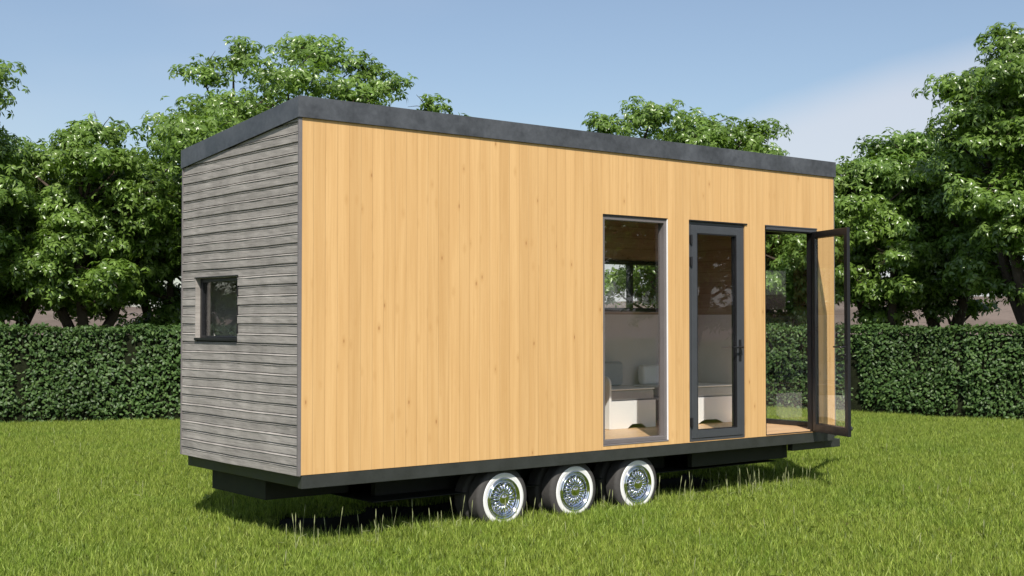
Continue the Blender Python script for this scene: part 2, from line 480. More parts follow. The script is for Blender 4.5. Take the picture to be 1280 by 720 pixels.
for ya, yb in ((EY1, W_ - .1125), (.111, EY0)):
    mb = MB(); mb.box(L_ - .112, L_ - .0595, ya, yb, .031, 1.399); mb.build('end_lining', M['palewall'], house)
# corner trims
m = MB(); m.box(-.024, .0065, -.004, .020, -.006, HF - .004); m.build('corner_trim', M['trim'], house, bev=.002)
m = MB(); m.box(-.024, .021, W_ - .001, W_ + .02, -.006, HR - .004); m.build('corner_trim', M['trim'], house, bev=.002)
m = MB(); m.box(L_ + .0005, L_ + .012, -.003, .03, -.002, HF - .004); m.build('corner_trim', M['trim'], house)

# floor, ceiling
m = MB(); m.box(.06, L_ - .004, .0575, W_ - .112, -.004, .029); m.build('floor', M['floorwood'], house)
m = MB(); m.box(6.006, 6.902, .0, .057, -.002, .003); m.build('sill', M['floorwood'], house)
m = MB(); m.prism([(.058, zroof(.058) - .058), (W_ - .053, zroof(W_) - .058), (W_ - .053, zroof(W_) - .03), (.058, zroof(.058) - .03)], 'x', .06, L_ - .06)
m.build('ceiling', M['wallwood'], house)

# roof
roof = MB()
y0, y1 = -.010, W_ + .012
x0, x1 = -.028, L_ + .018
def zr(y, o): return zroof(y) + o
roof.prism([(y0, zr(y0, .002)), (y1, zr(y1, .002)), (y1, zr(y1, .150)), (y0, zr(y0, .150))], 'x', x0, x1)
roof = roof.build('roof', M['metal_roof'], house)
fs = MB()   # fascia: front
fs.box(x0 - .008, x1 + .008, y0 - .010, y0 - .001, HF - .003, HF + .181)
fs.build('fascia', M['metal_roof'], roof, bev=.002); fs = MB()
fs.box(x0 - .008, x1 + .008, y1 + .001, y1 + .010, HR - .008, HR + .176)
fs.build('fascia', M['metal_roof'], roof, bev=.002)
for xx in ((x0 - .008, x0 - .001), (x1 + .001, x1 + .008)):
    fs = MB()
    fs.prism([(y0, zr(y0, -.004)), (y1, zr(y1, -.006)), (y1, zr(y1, .177)), (y0, zr(y0, .178))], 'x', *xx)
    fs.build('fascia', M['metal_roof'], roof, bev=.002)

def frame_rect(mb, x0, x1, z0, z1, y0, y1, wd, wb=None, wt=None):
    wb = wd if wb is None else wb; wt = wd if wt is None else wt
    mb.box(x0, x0 + wd, y0, y1, z0, z1); mb.box(x1 - wd, x1, y0, y1, z0, z1)
    mb.box(x0 + wd, x1 - wd, y0, y1, z0, z0 + wb); mb.box(x0 + wd, x1 - wd, y0, y1, z1 - wt, z1)
def frame_rect_y(mb, y0, y1, z0, z1, x0, x1, wd):
    mb.box(x0, x1, y0, y0 + wd, z0, z1); mb.box(x0, x1, y1 - wd, y1, z0, z1)
    mb.box(x0, x1, y0 + wd, y1 - wd, z0, z0 + wd); mb.box(x0, x1, y0 + wd, y1 - wd, z1 - wd, z1)

# fixed window
wf = MB(); frame_rect(wf, 3.489, 4.428, .052, ZH - .013, .018, .106, .040)
win = wf.build('window', M['greyframe'], house, bev=.003)
m = MB(); m.box(3.535, 4.382, .078, .084, .084, ZH - .05); m.build('pane', M['glass'], win)
m = MB(); m.box(3.488, 4.429, -.004, .050, .036, .050); m.build('sill', M['trim'], win, bev=.002)
m = MB(); m.box(4.422, 4.429, .001, .016, .052, ZH - .012); m.build('reveal', M['white'], win)  # white strip stands in for the sunlit edge of the cladding
m = MB(); m.box(3.490, 4.421, .004, .017, ZH - .012, ZH - .001); m.build('head_trim', M['black'], win)

# closed glazed door
df = MB(); frame_rect(df, 4.756, 5.657, .006, ZH - .012, .012, .090, .038, .03, .034)
dfr = df.build('door_frame', M['charcoal'], house, bev=.003)
m = MB(); m.box(4.752, 5.690, -.014, .045, ZH - .011, ZH + .004); m.build('head_trim', M['black'], dfr, bev=.002)
dl = MB(); frame_rect(dl, 4.797, 5.616, .040, ZH - .049, .004, .062, .088, .085, .088)
door = dl.build('glass_door', M['charcoal'], house, bev=.004)
tag(door, label='closed charcoal framed glass door')
m = MB(); m.box(4.886, 5.527, .030, .038, .126, ZH - .138); m.build('pane', M['glass'], door)
m = MB(); frame_rect(m, 4.8855, 5.5275, .1255, ZH - .1375, .0065, .029, .010); m.build('gasket', M['black'], door)
m = MB(); m.box(5.500, 5.5270, .039, .061, .13, ZH - .14); m.build('edge_strip', M['black'], door)
def handle(parent, cx, y, z, sx=-1):
    h = MB()
    h.box(cx - .017, cx + .017, y - .010, y, z - .15, z + .085)
    h.tube([(cx, y - .004, z), (cx, y - .052, z), (cx + sx * .012, y - .060, z), (cx + sx * .17, y - .058, z)], [.011, .011, .010, .009], 10)
    h.tube([(cx, y - .009, z - .09), (cx, y - .020, z - .09)], [.011, .010], 10)
    return h.build('handle', M['black'], parent, bev=.002)
handle(door, 5.572, .004, 1.02)
for zz in (2.20, 1.96, .22):
    m = MB(); m.tube([(4.789, -.006, zz - .05), (4.789, -.006, zz + .05)], [.012, .012], 10); m.box(4.770, 4.806, -.004, .008, zz - .045, zz + .045)
    m.build('hinge', M['black'], door)

# open doorway: frame + swung leaf
df = MB(); frame_rect(df, 6.007, 6.901, .004, ZH - .010, .018, .095, .032, .010, .05)
dfr2 = df.build('door_frame', M['black'], house, bev=.003)
m = MB(); m.box(6.003, 6.935, -.016, .045, ZH - .009, ZH + .006); m.box(6.02, 6.93, -.010, .016, ZH - .045, ZH - .0095); m.build('head_trim', M['charcoal'], dfr2, bev=.002)
m = MB(); m.box(6.872, 6.900, -.0005, .017, .008, ZH - .046); m.build('jamb_strip', M['brownframe'], dfr2)
leaf = empty('glass_door', (6.885, -.012, 0)); leaf.parent = house
leaf.rotation_euler = (0, 0, R(180 + 67.5)); tag(leaf, label='glass door standing wide open')
# leaf local: runs along +x from hinge, y = its thickness
lw = .80
m = MB(); frame_rect(m, .012, lw, .012, 2.368, -.045, -.006, .070, .095, .075); m.build('leaf_frame', M['black'], leaf, bev=.003)
m = MB(); frame_rect(m, .014, lw - .045, .030, 2.352, -.0055, .004, .060, .085, .065); m.build('inner_frame', M['brownframe'], leaf, bev=.002)
m = MB(); m.box(.083, lw - .071, -.030, -.024, .108, 2.292); m.build('pane', M['glass'], leaf)
handle(leaf, lw - .035, -.046, 1.02)
for zz in (2.20, 1.2, .22):
    m = MB(); m.tube([(.0, -.010, zz - .05), (.0, -.010, zz + .05)], [.011, .011], 10); m.build('hinge', M['black'], leaf)

# left end window
m = MB(); frame_rect_y(m, WY0 + .001, WY1 - .001, WZ0 + .001, WZ1 - .001, .030, .095, .045)
ew = m.build('window', M['black'], house, bev=.003)
m = MB(); m.box(-.027, .029, WY0 - .003, WY1 + .012, WZ1 - .006, WZ1 + .004); m.build('head_trim', M['black'], ew)
m = MB(); m.box(-.021, .029, WY1 - .007, WY1 + .001, WZ0 + .027, WZ1 - .007); m.build('reveal', M['siding'], ew)
m = MB(); m.box(-.021, .029, WY0 - .001, WY0 + .007, WZ0 + .027, WZ1 - .007); m.build('reveal', M['black'], ew)
m = MB(); m.box(-.034, .011, WY0 + .002, WY1 - .002, WZ0 + .004, WZ0 + .026); m.build('sill', M['black'], ew)
m = MB(); m.box(.055, .060, WY0 + .048, WY1 - .048, WZ0 + .048, WZ1 - .048); m.build('pane', M['glass'], ew)
# rear ribbon window
m = MB(); frame_rect(m, 5.153, 6.847, 1.433, 2.087, W_ - .125, W_ - .02, .05); m.box(6.02, 6.07, W_ - .11, W_ - .03, 1.4835, 2.0365)
rw = m.build('window', M['black'], house, bev=.003)
m = MB(); m.box(5.204, 6.0195, W_ - .070, W_ - .064, 1.484, 2.036); m.box(6.0705, 6.796, W_ - .070, W_ - .064, 1.484, 2.036); m.build('pane', M['glass'], rw)
# glazed right end
m = MB(); frame_rect_y(m, EY0 + .002, EY1 - .002, .032, 2.458, L_ - .10, L_ - .02, .055)
gw = m.build('window', M['black'], house, bev=.003)
m = MB(); m.box(L_ - .066, L_ - .060, EY0 + .058, EY1 - .058, .088, 2.402); m.build('pane', M['glass'], gw)

# trailer under the house
m = MB()
m.box(.020, L_ - .002, .004, .075, -.118, -.003)
m.box(.050, L_ - .002, W_ - .075, W_ - .004, -.118, -.003)
m.box(.050, .13, .0755, W_ - .0755, -.118, -.003)
m.box(L_ - .07, L_ - .002, .0755, W_ - .0755, -.118, -.003)
m.build('perimeter_beam', M['chassis'], house, bev=.004)
m = MB()
m.box(.1305, L_ - .0705, .0760, W_ - .0760, -.06, -.0045)
m.build('deck_pan', M['chassis_in'], house)
ch = MB()
ch.box(.17, 1.05, .94, 2.04, -.325, -.0605)
ch.box(1.15, 5.0, .62, .70, -.335, -.0605); ch.box(1.15, 5.0, 1.63, 1.70, -.335, -.0605)
for xx in np.arange(1.6, 6.9, .62): ch.box(xx, xx + .05, .7005, 1.6295, -.18, -.0605)
for xx in np.arange(.5, 7.0, .9): ch.box(xx, xx + .05, .0765, .6195, -.12, -.0605)
ch.box(5.0, 6.55, .20, .27, -.30, -.0605); ch.box(5.0, 6.55, 2.06, 2.13, -.30, -.0605)
ch.box(6.551, 6.62, .20, 2.13, -.30, -.0605)
ch.box(.92, 6.54, .30, 2.04, -.345, -.3355)  # belly pan added to block light and darken the ground below
ch.build('chassis', M['chassis_in'], house, bev=.004)
st = MB()
st.box(6.62, 7.52, .12, .20, -.215, -.1195); st.box(6.62, 7.52, 2.1, 2.18, -.215, -.1195); st.box(7.44, 7.52, .2005, 2.0995, -.215, -.1195)
st.box(7.28, 7.44, .2005, 2.0995, -.150, -.135)
st.build('tow_frame', M['chassis'], house, bev=.004)
st = MB()
st.tube([(7.50, .45, -.17), (8.9, 1.17, -.17)], [.045, .045], 4); st.tube([(7.50, 1.89, -.17), (8.9, 1.17, -.17)], [.045, .045], 4)
st.tube([(8.8, 1.17, -.17), (9.15, 1.17, -.15)], [.04, .035], 10)
st.build('drawbar', M['chassis'], house)

# wheels
def wheel_parts(parent, R0=.284, wd=.175):
    """axis along y, outer face towards -y; y=0 is outer face"""
    rub = MB()
    prof = [(.176, .010), (.182, .002), (.210, -.004), (.238, -.004), (.262, .002), (.277, .013), (R0, .028)]
    ys = np.linspace(.040, wd - .034, 9)
    for i, y in enumerate(ys):
        prof += [(R0 + .001, y), (R0 + .001, y + .008), (R0 - .007, y + .009), (R0 - .007, y + .0125)]
    prof += [(R0, wd - .026), (.262, wd - .012), (.245, wd - .002), (.20, wd), (.16, wd - .01), (.16, .02), (.176, .010)]
    t = rub.lathe(prof, 72).build('tyre', M['rubber'], parent, True)
    t.modifiers.new('es', 'EDGE_SPLIT').split_angle = R(35)
    return t
def add_wheel(x, zc=-.395, y=.075):
    wh = empty('wheel', (x, y, zc)); wh.parent = house; wh.scale = (1.08, 1, 1.08)
    t = wheel_parts(wh)
    m = MB(); m.lathe([(.183, .0005), (.188, -.0045), (.208, -.0080), (.226, -.0075), (.2305, -.001)], 72); m.build('whitewall', M['whitewall'], t, True)
    m = MB(); m.lathe([(.184, .004), (.186, -.008), (.181, -.015), (.173, -.014), (.166, -.004), (.158, .012), (.150, .022), (.120, .030), (.06, .030), (.0001, .030)], 72)
    m.build('rim', M['chrome'], wh, True)
    m = MB(); m.lathe([(.1615, .006), (.160, -.008), (.152, -.013), (.146, -.006), (.143, .008)], 72); m.build('trim_ring', M['chrome'], wh, True)
    sp = MB(); n = 20
    for k in range(n):
        a = 2 * math.pi * k / n
        c, s = math.cos(a), math.sin(a)
        pts = [(.052 * c, -.012, .052 * s), (.085 * c, -.022, .085 * s), (.115 * c, -.010, .115 * s), (.128 * c, .012, .128 * s)]
        sp.tube(pts, [.0045, .0075, .009, .006], 6)
    sp.build('spokes', M['chrome'], wh, True)
    m = MB(); m.lathe([(.056, .012), (.056, -.012), (.050, -.017), (.046, -.014), (.034, -.019), (.0001, -.021)], 40); m.build('hub_cap', M['chrome'], wh, True)
    # inner twin tyre and axle
    w2 = empty('wheel', (x, y + .225, zc)); w2.parent = house; w2.scale = (1.08, 1, 1.08)
    wheel_parts(w2)
    m = MB(); m.lathe([(.165, .02), (.10, .05), (.0001, .05)], 40); m.build('rim', M['chassis_in'], w2, True)
    w3 = empty('wheel', (x, W_ - y - .175, zc)); w3.parent = house; w3.scale = (1.08, 1, 1.08)
    wheel_parts(w3)
    m = MB(); m.lathe([(.0001, .05), (.12, .05), (.165, .16)], 40); m.build('rim', M['chassis_in'], w3, True)
    m = MB(); m.tube([(x, .34, zc), (x, W_ - .30, zc)], [.035, .035], 12); m.build('axle', M['chassis_in'], house)
for x in (2.252, 3.163, 4.038): add_wheel(x)
for x in (2.252, 3.163, 4.038):
    for yy in (.705, 1.56):
        m = MB(); m.box(x - .03, x + .03, yy, yy + .06, -.40, -.0605); m.build('suspension_arm', M['chassis_in'], house)

# ------------------------------------------------------------------ furniture inside
FZ = ZB + .030
def rounded_profile(y0, y1, z0, z1, r):
    pts = [(y0, z0), (y1, z0)]
    for k in range(7): a = math.pi / 2 * k / 6; pts.append((y1 - r + r * math.cos(a), z1 - r + r * math.sin(a)))
    for k in range(7): a = math.pi / 2 + math.pi / 2 * k / 6; pts.append((y0 + r + r * math.cos(a), z1 - r + r * math.sin(a)))
    return pts
def notch_profile(x0, x1, z0, z1, n0, n1, nh):
    pts = [(x0, z0), (n0, z0)]
    for k in range(9):
        t = k / 8; pts.append((n0 + (n1 - n0) * t, z0 + .004 + nh * min(1, math.sin(math.pi * t) * 1.5)))
    return pts + [(n1, z0), (x1, z0), (x1, z1), (x0, z1)]
def daybed(x0, x1, y0, y1, label, head=True, pillow=False):
    t = empty('day_bed', (x0, y0, FZ), label=label, cat='bed')
    w, d = x1 - x0, y1 - y0
    m = MB(); m.prism(notch_profile(.0, w, 0, .33, w * .38, w * .78, .045), 'y', 0, .022); m.build('front_panel', M['white'], t, bev=.004)
    if head:
        m = MB(); m.prism(rounded_profile(-.02, d, 0.001, .63, .10), 'x', -.034, -.001); m.build('side_panel', M['white'], t, bev=.006)
    m = MB(); m.prism([(.03, .002), (d, .002), (d, .30), (.03, .30)], 'x', w - .024, w); m.build('side_panel', M['white'], t, bev=.004)
    m = MB(); m.box(.004, w - .026, .024, d, .30, .33); m.build('slat_base', M['white'], t)
    m = MB(); m.box(.012, w - .012, .012, d - .02, .334, .455); m.build('mattress', M['mattress'], t, bev=.025)
    m = MB(); m.box(.008, w - .008, .006, d - .016, .457, .475); m.build('bed_cover', M['white'], t, bev=.008)
    return t
daybed(4.99, 5.74, 1.50, 2.16, 'white day bed with rounded side panel and grey mattress behind the fixed window')
daybed(5.98, 7.10, 1.42, 2.16, 'white low day bed seen through the closed glass door', head=False)
def cushion(x0, x1, y0, y1, z0, z1, mat, label):
    m = MB(); m.box(0, x1 - x0, 0, y1 - y0, 0, z1 - z0)
    o = m.build('cushion', mat, None); o.location = (x0, y0, z0); bevel(o, .05, 4)
    for f in o.data.polygons: f.use_smooth = True
    tag(o, label=label, cat='cushion')
cushion(6.05, 6.95, 2.02, 2.15, FZ + .478, FZ + .73, M['white'], 'plump white back cushion standing on the day bed near the open door')
cushion(5.04, 5.72, 2.03, 2.15, FZ + .478, FZ + .78, M['darkcloth'], 'slate grey back cushion standing on the day bed with the rounded side panel')

# ------------------------------------------------------------------ foliage generators
def leaves(centres, normals, rng, nl=(5, 6), length=.145, width=.031, droop=.55, single=False):
    n = len(centres)
    N_ = normals / np.linalg.norm(normals, axis=1, keepdims=True)
    rv = rng.normal(size=(n, 3)); t = np.cross(N_, rv); t /= np.linalg.norm(t, axis=1, keepdims=True)
    b = np.cross(N_, t)
    V = []; tone = []
    kmax = 1 if single else nl[1]
    ct = np.clip(rng.normal(.5, .2, n), 0, 1)
    for k in range(kmax):
        keep = np.ones(n, bool) if single else (rng.random(n) < (1. if k < nl[0] else .5))
        idx = np.nonzero(keep)[0]; m = len(idx)
        ang = (2 * np.pi * k / kmax + rng.normal(0, .22, m))[:, None]
        d = np.cos(ang) * t[idx] + np.sin(ang) * b[idx]
        nn = N_[idx]
        ln = (length * rng.uniform(.7, 1.2, m))[:, None]
        wd = (width * rng.uniform(.8, 1.25, m))[:, None]
        dr = (droop * rng.uniform(.3, 1.5, m))[:, None]
        side = np.cross(nn, d)
        c = centres[idx]
        base = c + d * ln * .08
        tip = c + d * ln - nn * ln * dr
        mid = c + d * ln * .55 - nn * ln * dr * .30
        l = mid + side * wd - nn * wd * .25; r = mid - side * wd - nn * wd * .25
        V.append(np.stack([base, l, tip, r, mid + nn * wd * .12], 1).reshape(-1, 3))
        tn = np.clip(ct[idx] + rng.normal(0, .10, m), 0, 1)
        tone.append(np.repeat(tn, 5))
    V = np.concatenate(V); tone = np.concatenate(tone)
    q = np.arange(0, len(V), 5)[:, None]
    F = np.concatenate([q + np.array([[0, 1, 4]]), q + np.array([[1, 2, 4]]), q + np.array([[2, 3, 4]]), q + np.array([[3, 0, 4]])])
    return V, F, tone

def make_tree_meshes(seed, H, Rc, z0, npuff=52, ncl=5200, dens=1.85, gap=0.0, flat=.55, top_bias=0., lean=(0, 0), puffs_extra=None):
    rng = np.random.default_rng(seed); rnd = random.Random(seed)
    zc = (H + z0) / 2; hh = (H - z0) / 2
    puffs = []
    ga = math.pi * (3 - math.sqrt(5))
    for i in range(npuff):
        zz = 1 - 2 * (i + .5) / npuff
        rr = math.sqrt(1 - zz * zz); a = i * ga + rnd.uniform(-.3, .3)
        fr = rnd.uniform(.58, .90) if i % 4 else rnd.uniform(.15, .5)
        lump = 1 + .16 * math.sin(3 * a + seed) * rr
        r = Rc * rnd.uniform(.24, .38)
        p = np.array([rr * math.cos(a) * Rc * fr * lump + lean[0] * (zz + 1) / 2, rr * math.sin(a) * Rc * fr * lump + lean[1] * (zz + 1) / 2,
                      zc + zz * hh * (fr if zz < 0 else min(1, fr * 1.05)) - (r * flat * .6 if zz > .7 else 0)])
        if p[2] > H - r * flat: p[2] = H - r * flat * rnd.uniform(.9, 1.5)
        if gap and rnd.random() < gap and zz > -.2: continue
        puffs.append((p, r))
    for e in (puffs_extra or []): puffs.append((np.array(e[:3], float), e[3]))
    tot = sum(r * r for _, r in puffs)
    C = []; Nn = []
    for p, r in puffs:
        m = int(ncl * dens * r * r / tot)
        d = rng.normal(size=(m, 3)); d[:, 2] = d[:, 2] * .8 + .35; d /= np.linalg.norm(d, axis=1, keepdims=True)
        u = rng.random(m)[:, None] ** .33
        # break the puff up into smaller sprays
        sub = rng.normal(size=(max(4, m // 14), 3)) * np.array([1, 1, .8]); sub /= np.linalg.norm(sub, axis=1, keepdims=True)
        near = sub[rng.integers(0, len(sub), m)]
        dd = d * .45 + near * .75
        c = p + dd * u * r * np.array([1, 1, flat]) * 1.05
        C.append(c); Nn.append(dd * .7 + np.array([0, 0, .55]) + rng.normal(0, .30, (m, 3)))
    C = np.concatenate(C); Nn = np.concatenate(Nn)
    V, F, tone = leaves(C, Nn, rng)
    crown = np_mesh('crown', V, F, tone)
    crown.materials.append(M['leaf'])
    # trunk and limbs
    mb = MB()
    r0 = .035 * H * .62 + .03
    fork = z0 * .55 + .35
    nfork = rnd.choice((3, 4))
    mb.tube([(0, 0, -.15), (.0, 0, .15), (.03, .02, fork * .6), (.02, .03, fork)], [r0 * 1.6, r0 * 1.15, r0, r0 * .95], 10)
    tops = []
    for k in range(nfork):
        a = 2 * math.pi * k / nfork + rnd.uniform(-.4, .4)
        e = Vector((math.cos(a) * Rc * .38, math.sin(a) * Rc * .38, zc + hh * rnd.uniform(-.1, .5)))
        s = Vector((.02, .03, fork * .93)); pts = []; rad = []
        for q in range(7):
            t = q / 6; pt = s.lerp(e, t) + Vector((math.sin(t * 5 + k) * .10, math.cos(t * 4 + k) * .10, 0)) * t
            pt.x += math.cos(a) * .35 * math.sin(math.pi * t) ; pt.y += math.sin(a) * .35 * math.sin(math.pi * t)
            pts.append(pt); rad.append(r0 * (.72 * (1 - t) + .16))
        mb.tube(pts, rad, 8); tops.append(pts)
    for p, r in puffs:
        P = Vector(p)
        best = min(((abs((q - P).length) + abs(q.z - (P.z - (P.xy - q.xy).length * .55)) * 1.1, j, i) for j, pts in enumerate(tops) for i, q in enumerate(pts) if i > 0))
        s = tops[best[1]][best[2]]
        pts = []; rad = []; 
        rb = r0 * .26 * (.6 + r / Rc)
        for q in range(5):
            t = q / 4; pt = s.lerp(P, t); pt.z -= .12 * math.sin(math.pi * t) * (P - s).length * .6
            pt += Vector((rnd.uniform(-1, 1), rnd.uniform(-1, 1), rnd.uniform(-.5, .5))) * .05 * (1 if 0 < q < 4 else 0)
            pts.append(pt); rad.append(rb * (1 - t) + .012)
        mb.tube(pts, rad, 5)
        for _ in range(5):
            e = P + Vector((rnd.gauss(0, 1), rnd.gauss(0, 1), rnd.gauss(.2, .6) * flat)).normalized() * r * .85
            mb.tube([P, P.lerp(e, .5) + Vector((0, 0, .03)), e], [.014, .009, .004], 4)
    bmesh.ops.recalc_face_normals(mb.b, faces=mb.b.faces)
    me = bpy.data.meshes.new('trunk'); mb.b.to_mesh(me); mb.b.free(); me.materials.append(M['bark'])
    for f in me.polygons: f.use_smooth = True
    return me, crown
def cam_xy(px, depth):
    p = CAM + FW * depth + RT * ((px - 640) / 1600.33 * depth)
    return float(p[0]), float(p[1])
def hgt(py, depth): return 1.9655 + (403.2 - py) / 1600.33 * depth
def tree(label, px, depth, top, Rc, seed, z0=1.3, rz=0., mat=None, group='trees behind the hedge', xy=None, **kw):
    H = hgt(top, depth) if xy is None else top
    x, y = cam_xy(px, depth) if xy is None else xy
    t = empty('broadleaf_tree', (x, y, 0), rz, label=label, cat='tree', group=group)
    a, b = make_tree_meshes(seed, H, Rc, z0, **kw)
    if mat: b.materials.clear(); b.materials.append(mat)
    link('trunk', a, None, t); link('crown', b, None, t)
    return t

tree('tall tree whose crown edge only just shows at the left border of the photo', -112, 27, 34, 2.5, 11, z0=1.7, ncl=6500, puffs_extra=[(1.0, -.8, 6.3, .7), (1.2, -1.0, 5.5, .7), (.8, -.7, 7.0, .6)])
tree('dense rounded tree left of the house, its lower limbs over the hedge', 108, 29.5, 128, 2.35, 12, z0=1.45, ncl=8000, npuff=64)
tree('low dark tree between the left border and the rounded tree', 8, 31, 182, 2.1, 13, z0=1.6, ncl=6000, mat=M['leaf_b'])
tree('shady tree filling the gap directly beside the grey end wall', 205, 32, 150, 2.2, 14, z0=1.4, ncl=7000, mat=M['leaf_b'])
tree('tallest wide tree rising above the high left corner of the roof', 352, 31, 40, 3.7, 15, z0=1.6, ncl=10000, npuff=62, gap=.14, puffs_extra=[(2.0, -1.6, 7.75, .75), (2.75, -2.15, 7.2, .60), (3.3, -2.5, 6.9, .45), (1.4, -1.1, 8.15, .8), (.3, -.4, 8.5, .8), (-1.55, 1.25, 8.0, .8), (-.9, .7, 8.45, .8)])
tree('tree hidden behind the middle of the house', 600, 33, 235, 2.8, 16, z0=1.2, ncl=5000, mat=M['leaf_b'])
tree('tree with a loose rounded top showing over the right half of the roof', 852, 34, 98, 3.1, 17, z0=1.5, ncl=8000, gap=.1)
tree('tree seen through the open doorway behind the right end of the house', 985, 33, 205, 2.2, 18, z0=1.6, ncl=6500, mat=M['leaf_b'])
tree('medium tree just right of the roof end with two dark trunks', 1106, 31.5, 166, 2.3, 19, z0=1.5, ncl=7500)
tree('tallest tree at the right border, reaching high into the sky', 1306, 27.5, -14, 2.5, 20, z0=1.55, ncl=9500, npuff=70, puffs_extra=[(-.5, .3, 8.0, .75), (.2, -.5, 8.4, .8), (-.9, .7, 6.5, .7)])
tree('shady lower tree between the medium tree and the right border tree', 1184, 31.5, 112, 2.2, 21, z0=1.5, ncl=6000, mat=M['leaf_b'])
for lb, px_, dp_, tp_, sd in (('tree standing beyond the left border of the photo, next after the bordering crown', -430, 27.5, 90, 41), ('tree standing beyond the right border of the photo', 1530, 25.5, 60, 43)):
    tree(lb, px_, dp_, tp_, 2.9, sd, z0=1.5, ncl=5000)
tree('farthest tree beyond the left border of the photo', 0, 0, 7.5, 3.0, 42, z0=1.2, ncl=6000, xy=(-10.6, 23.9))
tree('broad tree beyond the lawn mirrored in the closed glass door', 0, 0, 7.6, 3.0, 22, z0=1.6, ncl=5000, xy=(19.0, -13.5), group='trees mirrored in the door glass')
tree('slim tree beyond the lawn mirrored in the fixed window', 0, 0, 6.4, 2.4, 23, z0=1.6, ncl=4000, xy=(15.5, -17.5), group='trees mirrored in the door glass', mat=M['leaf_b'])

# ------------------------------------------------------------------ hedges
def hedge(name, pts, label, seed, Hh=1.84, wd=.85, dens=760):
    rng = np.random.default_rng(seed)
    t = empty(name, (pts[0][0], pts[0][1], 0), label=label, cat='hedge', group='clipped hedge round the lawn')
    o0 = np.array([pts[0][0], pts[0][1], 0])
    P = [np.array(p, float) for p in pts]
    C = []; Nn = []; core = MB(); tot = 0
    for a, b in zip(P, P[1:]):
        d = b - a; ln = np.linalg.norm(d); d /= ln; n = np.array([d[1], -d[0]])   # n: one side
        def place(m, face):
            s = rng.random(m) * ln
            gs = tot + s
            seam = np.abs(((gs + .35 * np.sin(gs)) / 2.15) % 1 - .5)
            if face == 'top':
                q = rng.uniform(-wd / 2, wd / 2, m); z = Hh + rng.normal(0, .03, m) + .025 * np.sin(gs * 2.3) + .02 * np.sin(gs * 7.1); nv = np.array([0, 0, 1.])
                base = a[None] + d[None] * s[:, None] + n[None] * q[:, None]
                nv3 = np.tile([0, 0, 1.], (m, 1))
            else:
                z = rng.uniform(.02, Hh, m); sd = 1 if face == 'f' else -1
                bulge = .05 * np.sin(gs * 3.1 + z * 2) + .05 * np.sin(gs * 1.3 + 2 * np.sin(z * 3.)) - .15 * np.exp(-(seam / .045) ** 2) - .05 * (z < .25)
                q = sd * (wd / 2 + bulge - np.abs(rng.normal(0, .085, m)))
                base = a[None] + d[None] * s[:, None] + n[None] * q[:, None]
                nv3 = np.tile([n[0] * sd, n[1] * sd, .55], (m, 1))
                lo = rng.random(m) < np.where(z < .22, .55, 1.) * np.where(seam < .03, .72, 1.)
                base = base[lo]; z = z[lo]; nv3 = nv3[lo]
            c = np.concatenate([base, z[:, None]], 1)
            C.append(c - o0); Nn.append(nv3 + rng.normal(0, .48, (len(c), 3)))
        place(int(ln * Hh * dens), 'f'); place(int(ln * Hh * dens * .35), 'b'); place(int(ln * wd * dens * 1.2), 'top')
        # solid dark core standing in for the shade between the leaves
        k = wd / 2 - .17
        c0 = a - o0[:2]; c1 = b - o0[:2]
        nseg = max(1, int(ln / .3)); rows = []
        for i in range(nseg + 1):
            cc = c0 + (c1 - c0) * i / nseg
            w1, w2 = rng.uniform(-.04, .04, 2)
            rows.append([core.b.verts.new((cc[0] + n[0] * q, cc[1] + n[1] * q, z)) for q, z in ((k + w1, -.02), (k + w2, .9), (k + w1, Hh - .13 + w2), (-k + w2, Hh - .13 + w1), (-k + w1, -.02))])
        for A, B in zip(rows, rows[1:]):
            for q in range(4): core.b.faces.new((A[q], A[q + 1], B[q + 1], B[q]))
        tot += ln
    C = np.concatenate(C); Nn = np.concatenate(Nn)
    V, F, tone = leaves(C, Nn, rng, single=True, length=.094, width=.026, droop=.4)
    link('foliage', np_mesh('foliage', V, F, tone), M['hedge'], t)
    core.build('shade_core', M['hedge_core'], t)
# near faces run along these lines; the hedge stands behind them
k0 = (-19.0, 22.93); k1 = (17.1, 10.45); k2 = (19.9, -5.5)
hedge('hedge', [k0, k1], 'long clipped green hedge running behind the house from the left border', 31)
hedge('hedge', [k1, k2], 'clipped green hedge right of the house, turning towards the viewer', 32)

